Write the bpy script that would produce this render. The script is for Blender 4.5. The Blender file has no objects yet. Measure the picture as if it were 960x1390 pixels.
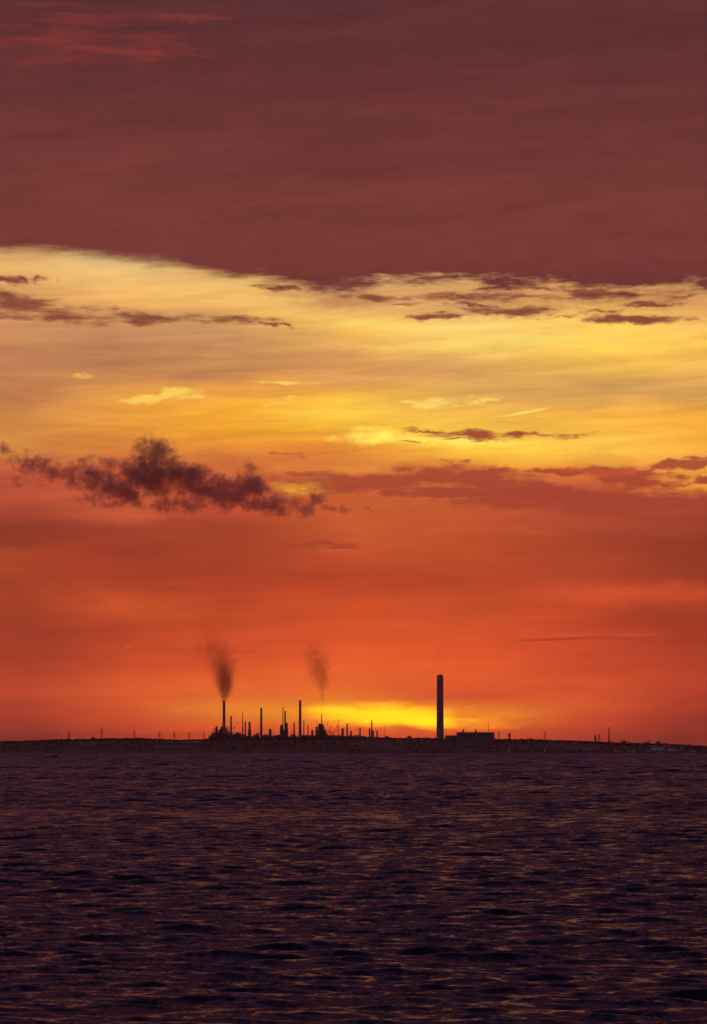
import bpy, math, random
import numpy as np
from mathutils import Vector

random.seed(11)
rng = np.random.default_rng(7)
PI = math.pi
R = math.radians

# ------------------------------------------------------------------ camera geometry of the place
F = 3180.0            # focal length in photo pixels (long telephoto)
CX, HY = 480.0, 1020.0  # column of the view axis and row of the level horizon
CH = 6.0              # eye height above the water, metres
def at(px, py, D):    # a sight line to a point at distance D
    return ((px - CX) / F * D, D, CH + (HY - py) / F * D)

S = bpy.context.scene
C = S.collection
for a in ('Standard',):
    S.view_settings.view_transform = a
S.view_settings.look = 'None'
S.view_settings.exposure = 0
S.view_settings.gamma = 1
S.view_settings.use_curve_mapping = False
S.render.engine = 'CYCLES'
S.cycles.max_bounces = 6
S.cycles.volume_bounces = 1
S.cycles.transparent_max_bounces = 16
S.cycles.caustics_reflective = False
S.cycles.use_denoising = True
try:
    S.cycles.denoiser = 'OPENIMAGEDENOISE'
    S.cycles.denoising_input_passes = 'RGB_ALBEDO_NORMAL'
except Exception:
    pass

def lin(c):
    out = []
    for v in c[:3]:
        v /= 255.0
        out.append(v / 12.92 if v <= 0.04045 else ((v + 0.055) / 1.055) ** 2.4)
    return (*out, 1.0)

# ------------------------------------------------------------------ node helper
class NT:
    DIMS = '3D'
    def __init__(s, tree):
        s.t = tree; s.n = tree.nodes; s.l = tree.links
    def new(s, typ, **kw):
        n = s.n.new(typ)
        for k, v in kw.items(): setattr(n, k, v)
        return n
    def put(s, sock, v):
        if isinstance(v, bpy.types.NodeSocket): s.l.new(v, sock)
        elif v is not None: sock.default_value = v
    def m(s, op, a, b=None, c=None, clamp=False):
        n = s.new('ShaderNodeMath', operation=op, use_clamp=clamp)
        s.put(n.inputs[0], a)
        if b is not None: s.put(n.inputs[1], b)
        if c is not None: s.put(n.inputs[2], c)
        return n.outputs[0]
    def vm(s, op, a, b=None):
        n = s.new('ShaderNodeVectorMath', operation=op)
        s.put(n.inputs[0], a)
        if b is not None: s.put(n.inputs[1], b)
        return n.outputs[0]
    def comb(s, x, y, z=0.0):
        n = s.new('ShaderNodeCombineXYZ')
        s.put(n.inputs[0], x); s.put(n.inputs[1], y); s.put(n.inputs[2], z)
        return n.outputs[0]
    def sep(s, v):
        n = s.new('ShaderNodeSeparateXYZ'); s.put(n.inputs[0], v)
        return n.outputs
    def mr(s, v, a, b, c=0.0, d=1.0, smooth=True):
        n = s.new('ShaderNodeMapRange', interpolation_type='SMOOTHSTEP' if smooth else 'LINEAR')
        s.put(n.inputs[0], v)
        for i, q in enumerate((a, b, c, d)): s.put(n.inputs[i + 1], q)
        return n.outputs[0]
    def mix(s, f, a, b, mode='MIX'):
        n = s.new('ShaderNodeMix', data_type='RGBA', blend_type=mode)
        s.put(n.inputs[0], f); s.put(n.inputs[6], a); s.put(n.inputs[7], b)
        return n.outputs[2]
    def noise(s, vec, scale=1.0, detail=4.0, rough=0.5, dist=0.0, color=False, dims=None):
        dims = dims or NT.DIMS
        n = s.new('ShaderNodeTexNoise', noise_dimensions=dims)
        s.put(n.inputs['Vector'], vec)
        n.inputs['Scale'].default_value = scale
        n.inputs['Detail'].default_value = detail
        n.inputs['Roughness'].default_value = rough
        n.inputs['Distortion'].default_value = dist
        return n.outputs['Color' if color else 'Fac']
    def ramp(s, f, stops, interp='LINEAR'):
        n = s.new('ShaderNodeValToRGB')
        cr = n.color_ramp; cr.interpolation = interp
        while len(cr.elements) < len(stops): cr.elements.new(0.5)
        for e, (p, c) in zip(cr.elements, stops):
            e.position = min(max(p, 0), 1)
        for e, (p, c) in zip(cr.elements, stops):
            e.color = c
        s.put(n.inputs[0], f)
        return n.outputs[0]
    def blob(s, vec, cx, cy, a, b, rot=0.0, cz=0.0, c=1.0):
        n = s.new('ShaderNodeMapping', vector_type='TEXTURE')
        s.put(n.inputs[0], vec)
        n.inputs[1].default_value = (cx, cy, cz)
        n.inputs[2].default_value = (0, 0, R(rot))
        n.inputs[3].default_value = (a, b, c)
        g = s.new('ShaderNodeTexGradient', gradient_type='SPHERICAL')
        s.l.new(n.outputs[0], g.inputs[0])
        return g.outputs['Fac']
    def scl(s, vec, x, y, z=1.0, off=(0, 0, 0)):
        n = s.new('ShaderNodeMapping', vector_type='POINT')
        s.put(n.inputs[0], vec)
        n.inputs[1].default_value = off
        n.inputs[3].default_value = (x, y, z)
        return n.outputs[0]

# ------------------------------------------------------------------ the sky (world, laid out in azimuth and elevation)
SUN_AZ = (536 - CX) / F      # radians right of the view axis
SUN_EL = R(1.0)
def build_world():
    w = bpy.data.worlds.new('World'); S.world = w; w.use_nodes = True
    NT.DIMS = '2D'
    t = NT(w.node_tree); t.n.clear()
    out = t.new('ShaderNodeOutputWorld'); bg = t.new('ShaderNodeBackground')
    t.l.new(bg.outputs[0], out.inputs[0])
    tc = t.new('ShaderNodeTexCoord')
    d = tc.outputs['Generated']
    x, y, z = t.sep(d)[:3]
    az = t.m('ARCTAN2', x, y)
    hyp = t.m('SQRT', t.m('ADD', t.m('MULTIPLY', x, x), t.m('MULTIPLY', y, y)))
    te = t.m('DIVIDE', z, t.m('MAXIMUM', hyp, 0.02))
    k = F / 100.0
    U = t.m('MULTIPLY_ADD', az, k, CX / 100)
    V = t.m('MULTIPLY_ADD', te, -k, HY / 100)
    P = t.comb(U, V, 0.0)
    def SP(px, py):
        tx = (px - CX) / F
        return CX / 100 + k * math.atan(tx), HY / 100 - k * ((HY - py) / F) / math.sqrt(1 + tx * tx)
    # streaky warp
    n1 = t.noise(t.scl(P, 0.28, 1.1, 1, (3.1, 0, 0.4)), 1.0, 4, 0.55)
    n2 = t.noise(t.scl(P, 1.1, 4.6, 1, (0, 7.7, 2.0)), 1.0, 5, 0.6)
    warp = t.m('ADD', t.m('MULTIPLY', t.m('SUBTRACT', n1, 0.5), 0.55), t.m('MULTIPLY', t.m('SUBTRACT', n2, 0.5), 0.16))
    # less warp close to the horizon
    wk = t.mr(V, 9.0, 9.8, 1.0, 0.12)
    Vw = t.m('ADD', V, t.m('MULTIPLY', warp, wk))
    cols = {
     30: [(345,225,175,110),(365,240,187,108),(385,225,165,100),(420,212,152,92),(440,203,145,90),(480,193,132,84),(530,192,127,76),(570,207,137,68),(592,212,142,64),(614,208,130,62),(632,194,98,58),(650,188,86,54),(660,190,85,56),(684,186,80,52),(700,163,66,48),(712,152,59,43),(740,156,59,43),(765,188,74,46),(800,174,66,43),(850,176,64,43),(900,192,69,46),(940,216,78,46),(970,192,67,43),(995,160,56,41),(1012,146,51,40)],
     160:[(350,215,180,122),(370,240,195,120),(400,247,192,105),(425,230,170,95),(450,197,142,90),(500,187,127,78),(520,216,150,74),(545,236,166,68),(580,232,156,58),(608,220,136,58),(628,206,104,55),(648,202,92,53),(680,192,86,53),(698,200,90,56),(706,171,70,48),(750,157,57,41),(790,177,64,41),(820,210,83,46),(842,190,69,42),(870,205,74,42),(900,216,80,44),(935,240,99,47),(960,232,89,44),(990,206,72,42),(1006,184,63,42)],
     320:[(374,228,178,108),(400,247,197,104),(425,234,178,96),(450,204,152,94),(500,203,143,80),(520,240,167,68),(560,252,178,50),(592,242,165,45),(620,216,126,56),(650,194,88,50),(695,192,77,48),(712,168,66,43),(760,166,62,41),(800,181,64,41),(850,206,77,43),(890,217,81,44),(920,236,95,44),(945,244,112,44),(966,255,146,42),(985,240,98,42),(1004,214,74,42)],
     480:[(395,208,156,98),(410,222,168,100),(430,251,204,92),(450,243,192,86),(480,217,159,86),(520,218,154,84),(540,250,190,64),(570,255,210,70),(592,246,184,50),(612,226,138,50),(640,224,134,57),(665,212,112,54),(682,198,92,46),(705,205,94,48),(740,198,82,48),(780,184,66,42),(820,214,80,42),(880,231,86,44),(925,246,102,44),(942,253,114,42),(953,255,150,36),(970,255,170,30),(984,252,130,34),(990,242,98,40),(1004,222,78,42)],
     640:[(385,216,162,100),(410,224,166,96),(440,255,216,116),(470,252,211,100),(500,224,170,92),(540,222,170,84),(562,243,188,76),(600,255,214,68),(622,248,178,58),(645,216,124,56),(690,198,92,50),(712,196,84,48),(760,187,70,43),(800,187,68,43),(840,211,80,44),(880,230,85,44),(930,236,90,44),(946,218,77,43),(955,243,110,44),(966,255,148,42),(980,250,128,40),(990,235,90,42),(1006,208,74,42)],
     820:[(393,216,155,88),(420,246,194,92),(440,252,206,84),(470,255,215,82),(495,242,192,80),(522,208,158,84),(545,222,164,78),(562,247,182,64),(600,255,196,73),(622,240,168,63),(645,214,108,55),(682,174,73,49),(702,180,75,49),(740,167,66,44),(780,176,65,43),(812,206,76,45),(850,200,70,43),(900,206,71,44),(940,226,85,45),(960,233,90,45),(980,214,75,43),(1006,174,60,41)],
     940:[(388,202,145,88),(410,227,168,95),(450,251,202,94),(475,254,205,84),(500,245,190,82),(530,208,158,84),(560,246,177,62),(590,250,180,60),(620,246,171,66),(652,244,155,56),(672,186,84,52),(700,167,68,47),(740,157,60,42),(780,166,62,42),(803,204,74,44),(842,171,60,41),(880,190,65,42),(930,209,71,43),(960,186,61,40),(990,161,53,39),(1014,141,49,38)],
    }
    V0, V1 = 3.3, 10.4
    f = t.mr(Vw, V0, V1, smooth=False)
    base = None; pxs = sorted(cols)
    Uw = t.m('MULTIPLY_ADD', t.m('SUBTRACT', n1, 0.5), 1.6, U)
    for i, px in enumerate(pxs):
        st = []
        for (py, *c) in cols[px]:
            if px in (30, 940) and py > 700: c = [q*0.94 for q in c]
            st.append(((SP(px, py)[1] - V0) / (V1 - V0), lin(c)))
        r = t.ramp(f, st)
        if base is None: base = r
        else: base = t.mix(t.mr(Uw, SP(pxs[i-1], 0)[0], SP(px, 0)[0], smooth=False), base, r)
    # fine fibres of high cirrus, brightness modulation, fading toward the horizon
    slant = t.comb(U, t.m('MULTIPLY_ADD', U, 0.05, V), 0.0)
    fib = t.noise(t.scl(slant, 0.55, 5.5, 1, (1.7, 2.2, 9.0)), 1.0, 7, 0.62, 0.4)
    fib2 = t.noise(t.scl(P, 0.9, 9.0, 1, (5.0, 1.0, 3.0)), 1.0, 6, 0.6, 0.2)
    gold = t.m('MULTIPLY', t.mr(V, 3.6, 4.4), t.mr(V, 7.2, 6.2))
    amp = t.m('MULTIPLY_ADD', gold, 0.30, 0.30)
    br = t.m('ADD', t.m('MULTIPLY', t.m('SUBTRACT', fib, 0.5), amp), t.m('MULTIPLY', t.m('SUBTRACT', fib2, 0.5), 0.22))
    br = t.m('ADD', 0.985, br)
    base = t.vm('MULTIPLY', base, t.comb(br, t.m('POWER', br, 1.12), t.m('POWER', br, 0.9)))

    base = t.mix(gold, base, t.vm('MULTIPLY', base, (1.04, 0.985, 1.10)))
    base = t.mix(t.mr(V, 6.9, 7.6), base, t.vm('MULTIPLY', base, (1.03, 1.07, 0.85)))
    # noise fields used by the cloud shapes
    ca = t.noise(t.scl(P, 0.95, 6.0, 1, (0.3, 0, 5.0)), 1.0, 6, 0.62)
    cb = t.noise(t.scl(P, 4.5, 16.0, 1, (4, 4, 1.0)), 1.0, 4, 0.65)
    ca = t.m('MULTIPLY_ADD', t.m('SUBTRACT', ca, 0.5), 3.2, 0.5)
    cb = t.m('MULTIPLY_ADD', t.m('SUBTRACT', cb, 0.5), 3.2, 0.5)
    wv = t.noise(t.scl(P, 2.2, 5.0, 1, (9, 1, 1.0)), 1.0, 5, 0.6, color=True)
    wv = t.vm('MULTIPLY', t.vm('SUBTRACT', wv, (0.5, 0.5, 0.5)), (1.1, 0.22, 0.0))
    Pw = t.vm('ADD', P, wv)
    def group(blobs, vec=None):
        acc = None
        for (px, py, a, b, *rest) in blobs:
            rot = rest[0] if rest else 0; wgt = rest[1] if len(rest) > 1 else 1.0
            u, v = SP(px, py)
            g = t.blob(vec or Pw, u, v, a / 100, b / 100, rot)
            if wgt != 1.0: g = t.m('MULTIPLY', g, wgt)
            acc = g if acc is None else t.m('MAXIMUM', acc, g)
        return acc
    def layer(col, blobs, colour, lo, hi, na=0.9, nb=0.25, strength=1.0, vec=None):
        g = group(blobs, vec)
        e = t.m('ADD', g, t.m('ADD', t.m('MULTIPLY', t.m('SUBTRACT', ca, 0.5), na), t.m('MULTIPLY', t.m('SUBTRACT', cb, 0.5), nb)))
        e = t.m('MULTIPLY', t.mr(e, lo, hi), t.mr(g, 0.0, 0.2, 0.0, strength))
        return t.mix(e, col, colour)
    # glows of sunlit thin cloud
    base = layer(base, [(690,462,280,30,1),(530,440,160,18,3)], lin((255,222,112)), 0.2, 1.2, 0.5, 0.1, 0.7)
    base = layer(base, [(600,597,190,13,1),(515,594,75,16,0)], (1.15, 0.90, 0.13, 1), 0.05, 1.0, 0.3, 0.1, 1.0)
    base = layer(base, [(425,658,85,17,-9)], lin((252,184,56)), 0.08, 1.0, 0.35, 0.1, 0.85)
    base = layer(base, [(215,541,82,10,-5),(235,534,45,14,-8),(262,538,30,9,0),(104,511,40,5,2,.45),(385,518,55,4.5,1),(388,541,20,7,-30),
                        ], lin((255,208,92)), 0.12, 0.95, 0.5, 0.35, 0.95)
    base = layer(base, [(588,547,46,13,4),(570,545,24,8,0),(655,545,40,11,-5),(668,543,20,7,0)], lin((255,216,108)), 0.06, 1.1, 0.6, 0.5, 1.0)
    # low gap where the sun glows through
    base = layer(base, [(545,972,210,27,2.2),(655,974,125,16,1,0.65),(430,968,110,18,1,0.6)], (1.35, 0.42, 0.012, 1), 0.03, 0.9, 0.35, 0.1, 1.0, vec=P)
    base = layer(base, [(530,971,135,23,3.0),(572,978,75,18,3),(470,965,72,15,2,0.9)], (2.1, 1.32, 0.0, 1), 0.06, 0.85, 0.30, 0.1, 1.0, vec=P)
    base = layer(base, [(500,935,430,95,0)], (1.0, 0.145, 0.030, 1), 0.0, 1.2, 0.2, 0.05, 0.45)
    base = layer(base, [(740,408,360,30,0),(480,404,150,20,3)], lin((176,112,78)), 0.05, 1.1, 0.6, 0.2, 0.6)
    # flat dark bars and banks
    dk = t.ramp(t.mr(V, 3.6, 7.0, smooth=False), [(0.0, lin((132,72,60))), (0.2, lin((138,76,56))), (0.55, lin((150,76,48))), (0.7, lin((168,76,52))), (0.9, lin((166,66,48)))])
    base = layer(base, [(500,655,160,20,2),(600,648,110,20,2),(650,645,70,22,8),(700,668,160,30,5),(830,684,190,26,2),(850,650,90,22,6),(925,682,90,24,3),
                        (935,631,95,11,-9),(880,640,60,5,-6),(600,668,150,12,3),(760,640,60,6,2),(952,652,30,7,0),(430,740,110,6,2,0.6),(870,722,120,10,2,0.6)], dk, 0.05, 0.62, 0.38, 0.16, 0.92)
    base = layer(base, [(850,640,110,6,-3),(760,636,60,5,2)], lin((224,92,46)), 0.1, 1.2, 0.5, 0.2, 0.5)
    base = layer(base, [(0,402,110,18,8),(60,422,160,20,3),(200,432,130,12,1.5),(305,436,80,12,0),(60,381,36,6,-6),(12,381,30,7,0),(372,442,40,4,0),
                        (600,430,44,7,0),(700,423,90,9,2),(620,402,90,8,3),(720,404,70,7,0),(800,397,80,9,2),(852,432,110,9,2),(822,422,50,7,-3),
                        (515,403,60,8,4),(930,404,60,5,-3),(640,592,110,10,1),(720,591,130,6,-1),(590,585,60,5,4),(558,600,34,4,3),(400,618,50,4,2,.7),(690,392,70,4,2),(560,414,60,4,-3),(880,412,80,4,2),(650,414,50,3.5,3),(770,431,60,3.5,-2),(610,597,60,3,1),
                        (385,391,50,6,3)], dk, 0.04, 1.0, 0.60, 0.24, 1.0)
    base = layer(base, [(500,691,10,5,35),(290,712,60,3,2,.7)], lin((170,66,44)), 0.2, 0.6, 0.6, 0.2, 0.8)
    # thin condensation trails
    base = layer(base, [(712,560,42,3.2,-10)], lin((255,224,112)), 0.08, 0.8, 0.25, 0.15, 0.95, vec=P)
    base = layer(base, [(750,868,80,2.6,-2),(840,866,60,2.2,0)], lin((176,58,40)), 0.1, 0.5, 0.3, 0.1, 0.7, vec=P)
    base = layer(base, [(765,863,70,2.4,-2),(850,862,60,2.0,1),(460,747,36,2.4,-2),(174,878,10,3,-20)], lin((222,96,60)), 0.1, 1.0, 0.4, 0.1, 0.5, vec=P)
    base = layer(base, [(850,806,190,22,0)], lin((216,84,50)), 0.1, 1.0, 0.5, 0.1, 0.6)
    # upper deck
    fc = t.new('ShaderNodeFloatCurve')
    edge = [(-400,300),(-200,330),(0,344),(50,342),(100,347),(170,354),(260,367),(320,377),(380,384),(440,390),(500,392),(540,386),(600,382),(650,384),(700,391),(800,396),(900,391),(960,392),(1200,380),(1400,360)]
    cu = fc.mapping.curves[0]
    pts = [((SP(px, 0)[0] + 4) / 20.0, SP(px, py)[1] / 10.0) for px, py in edge]
    while len(cu.points) < len(pts): cu.points.new(0.5, 0.5)
    for p_, q in zip(cu.points, pts): p_.location = q
    fc.mapping.update()
    t.put(fc.inputs['Value'], t.m('DIVIDE', t.m('ADD', U, 4.0), 20.0))
    ev = t.m('MULTIPLY', fc.outputs[0], 10.0)
    rag = t.mr(U, 1.4, 6.2, 0.075, 0.20)
    sdf = t.m('SUBTRACT', t.m('ADD', ev, t.m('MULTIPLY', t.m('SUBTRACT', ca, 0.52), rag)), t.m('ADD', V, t.m('MULTIPLY', t.m('SUBTRACT', cb, 0.5), t.mr(U, 2.4, 6.2, 0.018, 0.07))))
    dmask = t.mr(sdf, -0.09, 0.13)
    dn = t.noise(t.scl(slant, 0.35, 2.6, 1, (0, 0, 21.0)), 1.0, 7, 0.6, 0.5)
    dn2 = t.noise(t.scl(P, 1.4, 6.5, 1, (0, 0, 31.0)), 1.0, 6, 0.6, 0.6)
    Vd = t.m('ADD', V, t.m('MULTIPLY', t.m('SUBTRACT', dn, 0.5), 1.4))
    deck = t.ramp(t.mr(Vd, -3.0, 4.0, smooth=False), [(0.0, lin((82,50,56))), (0.40, lin((86,44,48))), (0.55, lin((98,48,49))), (0.72, lin((110,53,51))),
               (0.86, lin((119,57,51))), (0.92, lin((120,57,52))), (0.985, lin((108,51,51)))])
    dbr = t.m('ADD', 1.0, t.m('ADD', t.m('MULTIPLY', t.m('SUBTRACT', dn, 0.5), 0.35), t.m('MULTIPLY', t.m('SUBTRACT', dn2, 0.5), 0.28)))
    deck = t.vm('MULTIPLY', deck, t.comb(dbr, dbr, dbr))
    deck = layer(deck, [(90,50,230,60,6)], lin((128,52,50)), 0.1, 1.1, 0.9, 0.2, 0.7)
    deck = layer(deck, [(150,68,140,9,5),(205,72,70,5,7),(60,52,90,7,3),(250,25,120,7,-6)], lin((152,60,54)), 0.1, 1.4, 0.5, 0.15, 0.5)
    col = t.mix(dmask, base, deck)
    # the rest of the dome: dusk overhead, and blue violet away from the sunset
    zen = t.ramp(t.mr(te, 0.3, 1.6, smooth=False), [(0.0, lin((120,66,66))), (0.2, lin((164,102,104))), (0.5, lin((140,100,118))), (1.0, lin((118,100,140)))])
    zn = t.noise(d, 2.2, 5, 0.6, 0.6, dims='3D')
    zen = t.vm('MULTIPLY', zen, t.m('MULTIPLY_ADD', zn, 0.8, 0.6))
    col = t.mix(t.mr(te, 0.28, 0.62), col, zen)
    back = t.ramp(t.mr(te, 0.0, 0.8, smooth=False), [(0.0, lin((84,56,70))), (0.25, lin((92,64,80))), (1.0, lin((70,66,90)))])
    back = t.vm('MULTIPLY', back, t.m('MULTIPLY_ADD', zn, 0.7, 0.65))
    col = t.mix(t.mr(t.m('ABSOLUTE', az), 0.30, 1.35), col, back)
    # physical twilight sky added underneath the cloud light
    sk = t.new('ShaderNodeTexSky', sky_type='NISHITA')
    sk.sun_disc = False; sk.sun_elevation = SUN_EL; sk.sun_rotation = SUN_AZ
    sk.air_density = 1.5; sk.dust_density = 3.0
    col = t.vm('ADD', col, t.vm('MULTIPLY', sk.outputs[0], (0.0015, 0.0015, 0.0015)))
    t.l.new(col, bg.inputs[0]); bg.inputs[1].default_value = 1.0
    try:
        w.cycles.sampling_method = 'MANUAL'; w.cycles.sample_map_resolution = 1024
    except Exception: pass
build_world()
NT.DIMS = '3D'

sl = bpy.data.lights.new('sun', 'SUN'); sl.energy = 0.008; sl.angle = R(10); sl.color = (1.0, 0.55, 0.22)
so = bpy.data.objects.new('sun', sl); C.objects.link(so)
dv = Vector((math.sin(SUN_AZ) * math.cos(SUN_EL), math.cos(SUN_AZ) * math.cos(SUN_EL), math.sin(SUN_EL)))
so.rotation_euler = dv.to_track_quat('Z', 'Y').to_euler()

cam = bpy.data.cameras.new('camera'); co = bpy.data.objects.new('camera', cam); C.objects.link(co)
co.location = (0, 0, CH); co.rotation_euler = (R(90), 0, 0)
cam.sensor_fit = 'HORIZONTAL'; cam.sensor_width = 36; cam.lens = 36 * F / 960
cam.shift_y = (HY - 695) / 960; cam.clip_start = 0.5; cam.clip_end = 80000
S.camera = co

# ------------------------------------------------------------------ materials
MATS = {}
def mat(name, col, rough=0.8, metal=0.0, var=0.25, scale=0.3, emit=None, estr=0.0):
    if name in MATS: return MATS[name]
    m = bpy.data.materials.new(name); m.use_nodes = True
    t = NT(m.node_tree); b = t.n['Principled BSDF']
    tc = t.new('ShaderNodeTexCoord')
    n = t.noise(tc.outputs['Object'], scale, 5, 0.6)
    n2 = t.noise(t.scl(tc.outputs['Object'], 3, 3, 0.25), scale, 4, 0.6)
    k = t.m('MULTIPLY_ADD', t.m('ADD', n, n2), var, 1 - var)
    c = t.vm('MULTIPLY', (col[0], col[1], col[2]), k)
    t.l.new(c, b.inputs['Base Color'])
    b.inputs['Roughness'].default_value = rough; b.inputs['Metallic'].default_value = metal
    if emit:
        b.inputs['Emission Color'].default_value = (*emit, 1); b.inputs['Emission Strength'].default_value = estr
    MATS[name] = m
    return m
CONC = mat('weathered_concrete', (0.24, 0.21, 0.19))
STEEL = mat('dull_steel', (0.20, 0.19, 0.18), 0.6, 0.3)
DSTEEL = mat('sooty_steel', (0.10, 0.09, 0.09), 0.7, 0.2)
PALE = mat('pale_render', (0.42, 0.40, 0.39))
CLAD = mat('grey_cladding', (0.17, 0.16, 0.17))
BLUEC = mat('blue_grey_cladding', (0.26, 0.32, 0.38))
ROOFM = mat('dark_roofing', (0.09, 0.08, 0.08))
LEAF = mat('foliage', (0.040, 0.032, 0.026), 0.9, 0, 0.5, 0.05)
BARK = mat('bark', (0.08, 0.06, 0.045))
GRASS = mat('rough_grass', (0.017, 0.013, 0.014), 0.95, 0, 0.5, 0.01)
GLASS = mat('window_glass', (0.03, 0.03, 0.035), 0.15)
REDP = mat('red_paint', (0.35, 0.05, 0.04), 0.5)
GREENP = mat('green_paint', (0.04, 0.16, 0.07), 0.5)
LAMP = mat('lamp_glow', (0.8, 0.5, 0.3), 0.5, 0, 0.0, 1, (1.0, 0.42, 0.20), 0.6)
WARN = mat('warning_light_glow', (0.8, 0.4, 0.4), 0.5, 0, 0.0, 1, (1.0, 0.30, 0.30), 0.5)

# ------------------------------------------------------------------ mesh builder
class MB:
    def __init__(s): s.v = []; s.f = []
    def add(s, vs, fs):
        o = len(s.v); s.v += [tuple(v) for v in vs]; s.f += [tuple(i + o for i in f) for f in fs]; return s
    def box(s, x0, x1, y0, y1, z0, z1):
        v = [(x0,y0,z0),(x1,y0,z0),(x1,y1,z0),(x0,y1,z0),(x0,y0,z1),(x1,y0,z1),(x1,y1,z1),(x0,y1,z1)]
        return s.add(v, [(0,3,2,1),(4,5,6,7),(0,1,5,4),(1,2,6,5),(2,3,7,6),(3,0,4,7)])
    def lathe(s, prof, x=0, y=0, n=20, cap=True):
        vs = []; fs = []
        for r, z in prof:
            for i in range(n):
                a = 2 * PI * i / n
                vs.append((x + r * math.cos(a), y + r * math.sin(a), z))
        m = len(prof)
        for j in range(m - 1):
            for i in range(n):
                k = (i + 1) % n
                fs.append((j*n+i, j*n+k, (j+1)*n+k, (j+1)*n+i))
        if cap:
            fs.append(tuple(range(n))[::-1]); fs.append(tuple((m-1)*n + i for i in range(n)))
        return s.add(vs, fs)
    def bar(s, a, b, r, n=5, r2=None):
        a = Vector(a); b = Vector(b); d = (b - a)
        if d.length < 1e-6: return s
        q = d.to_track_quat('Z', 'Y'); r2 = r if r2 is None else r2
        vs = []
        for p, rr in ((a, r), (b, r2)):
            for i in range(n):
                t_ = 2 * PI * i / n
                vs.append(p + q @ Vector((rr*math.cos(t_), rr*math.sin(t_), 0)))
        fs = [(i, (i+1) % n, n + (i+1) % n, n + i) for i in range(n)]
        fs += [tuple(range(n))[::-1], tuple(range(n, 2*n))]
        return s.add(vs, fs)
    def build(s, name, m, parent=None, loc=None, smooth=False):
        me = bpy.data.meshes.new(name); me.from_pydata(s.v, [], s.f); me.validate()
        me.materials.append(m)
        if smooth:
            for p in me.polygons: p.use_smooth = True
        o = bpy.data.objects.new(name, me); C.objects.link(o)
        if parent: o.parent = parent
        if loc is not None: o.location = loc
        return o

def tag(o, label=None, cat=None, group=None, kind=None):
    if label: o['label'] = label
    if cat: o['category'] = cat
    if group: o['group'] = group
    if kind: o['kind'] = kind
    return o
def empty(name, loc, label, cat, group=None, rz=0):
    o = bpy.data.objects.new(name, None); C.objects.link(o); o.location = loc; o.rotation_euler = (0, 0, rz)
    return tag(o, label, cat, group)

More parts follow.
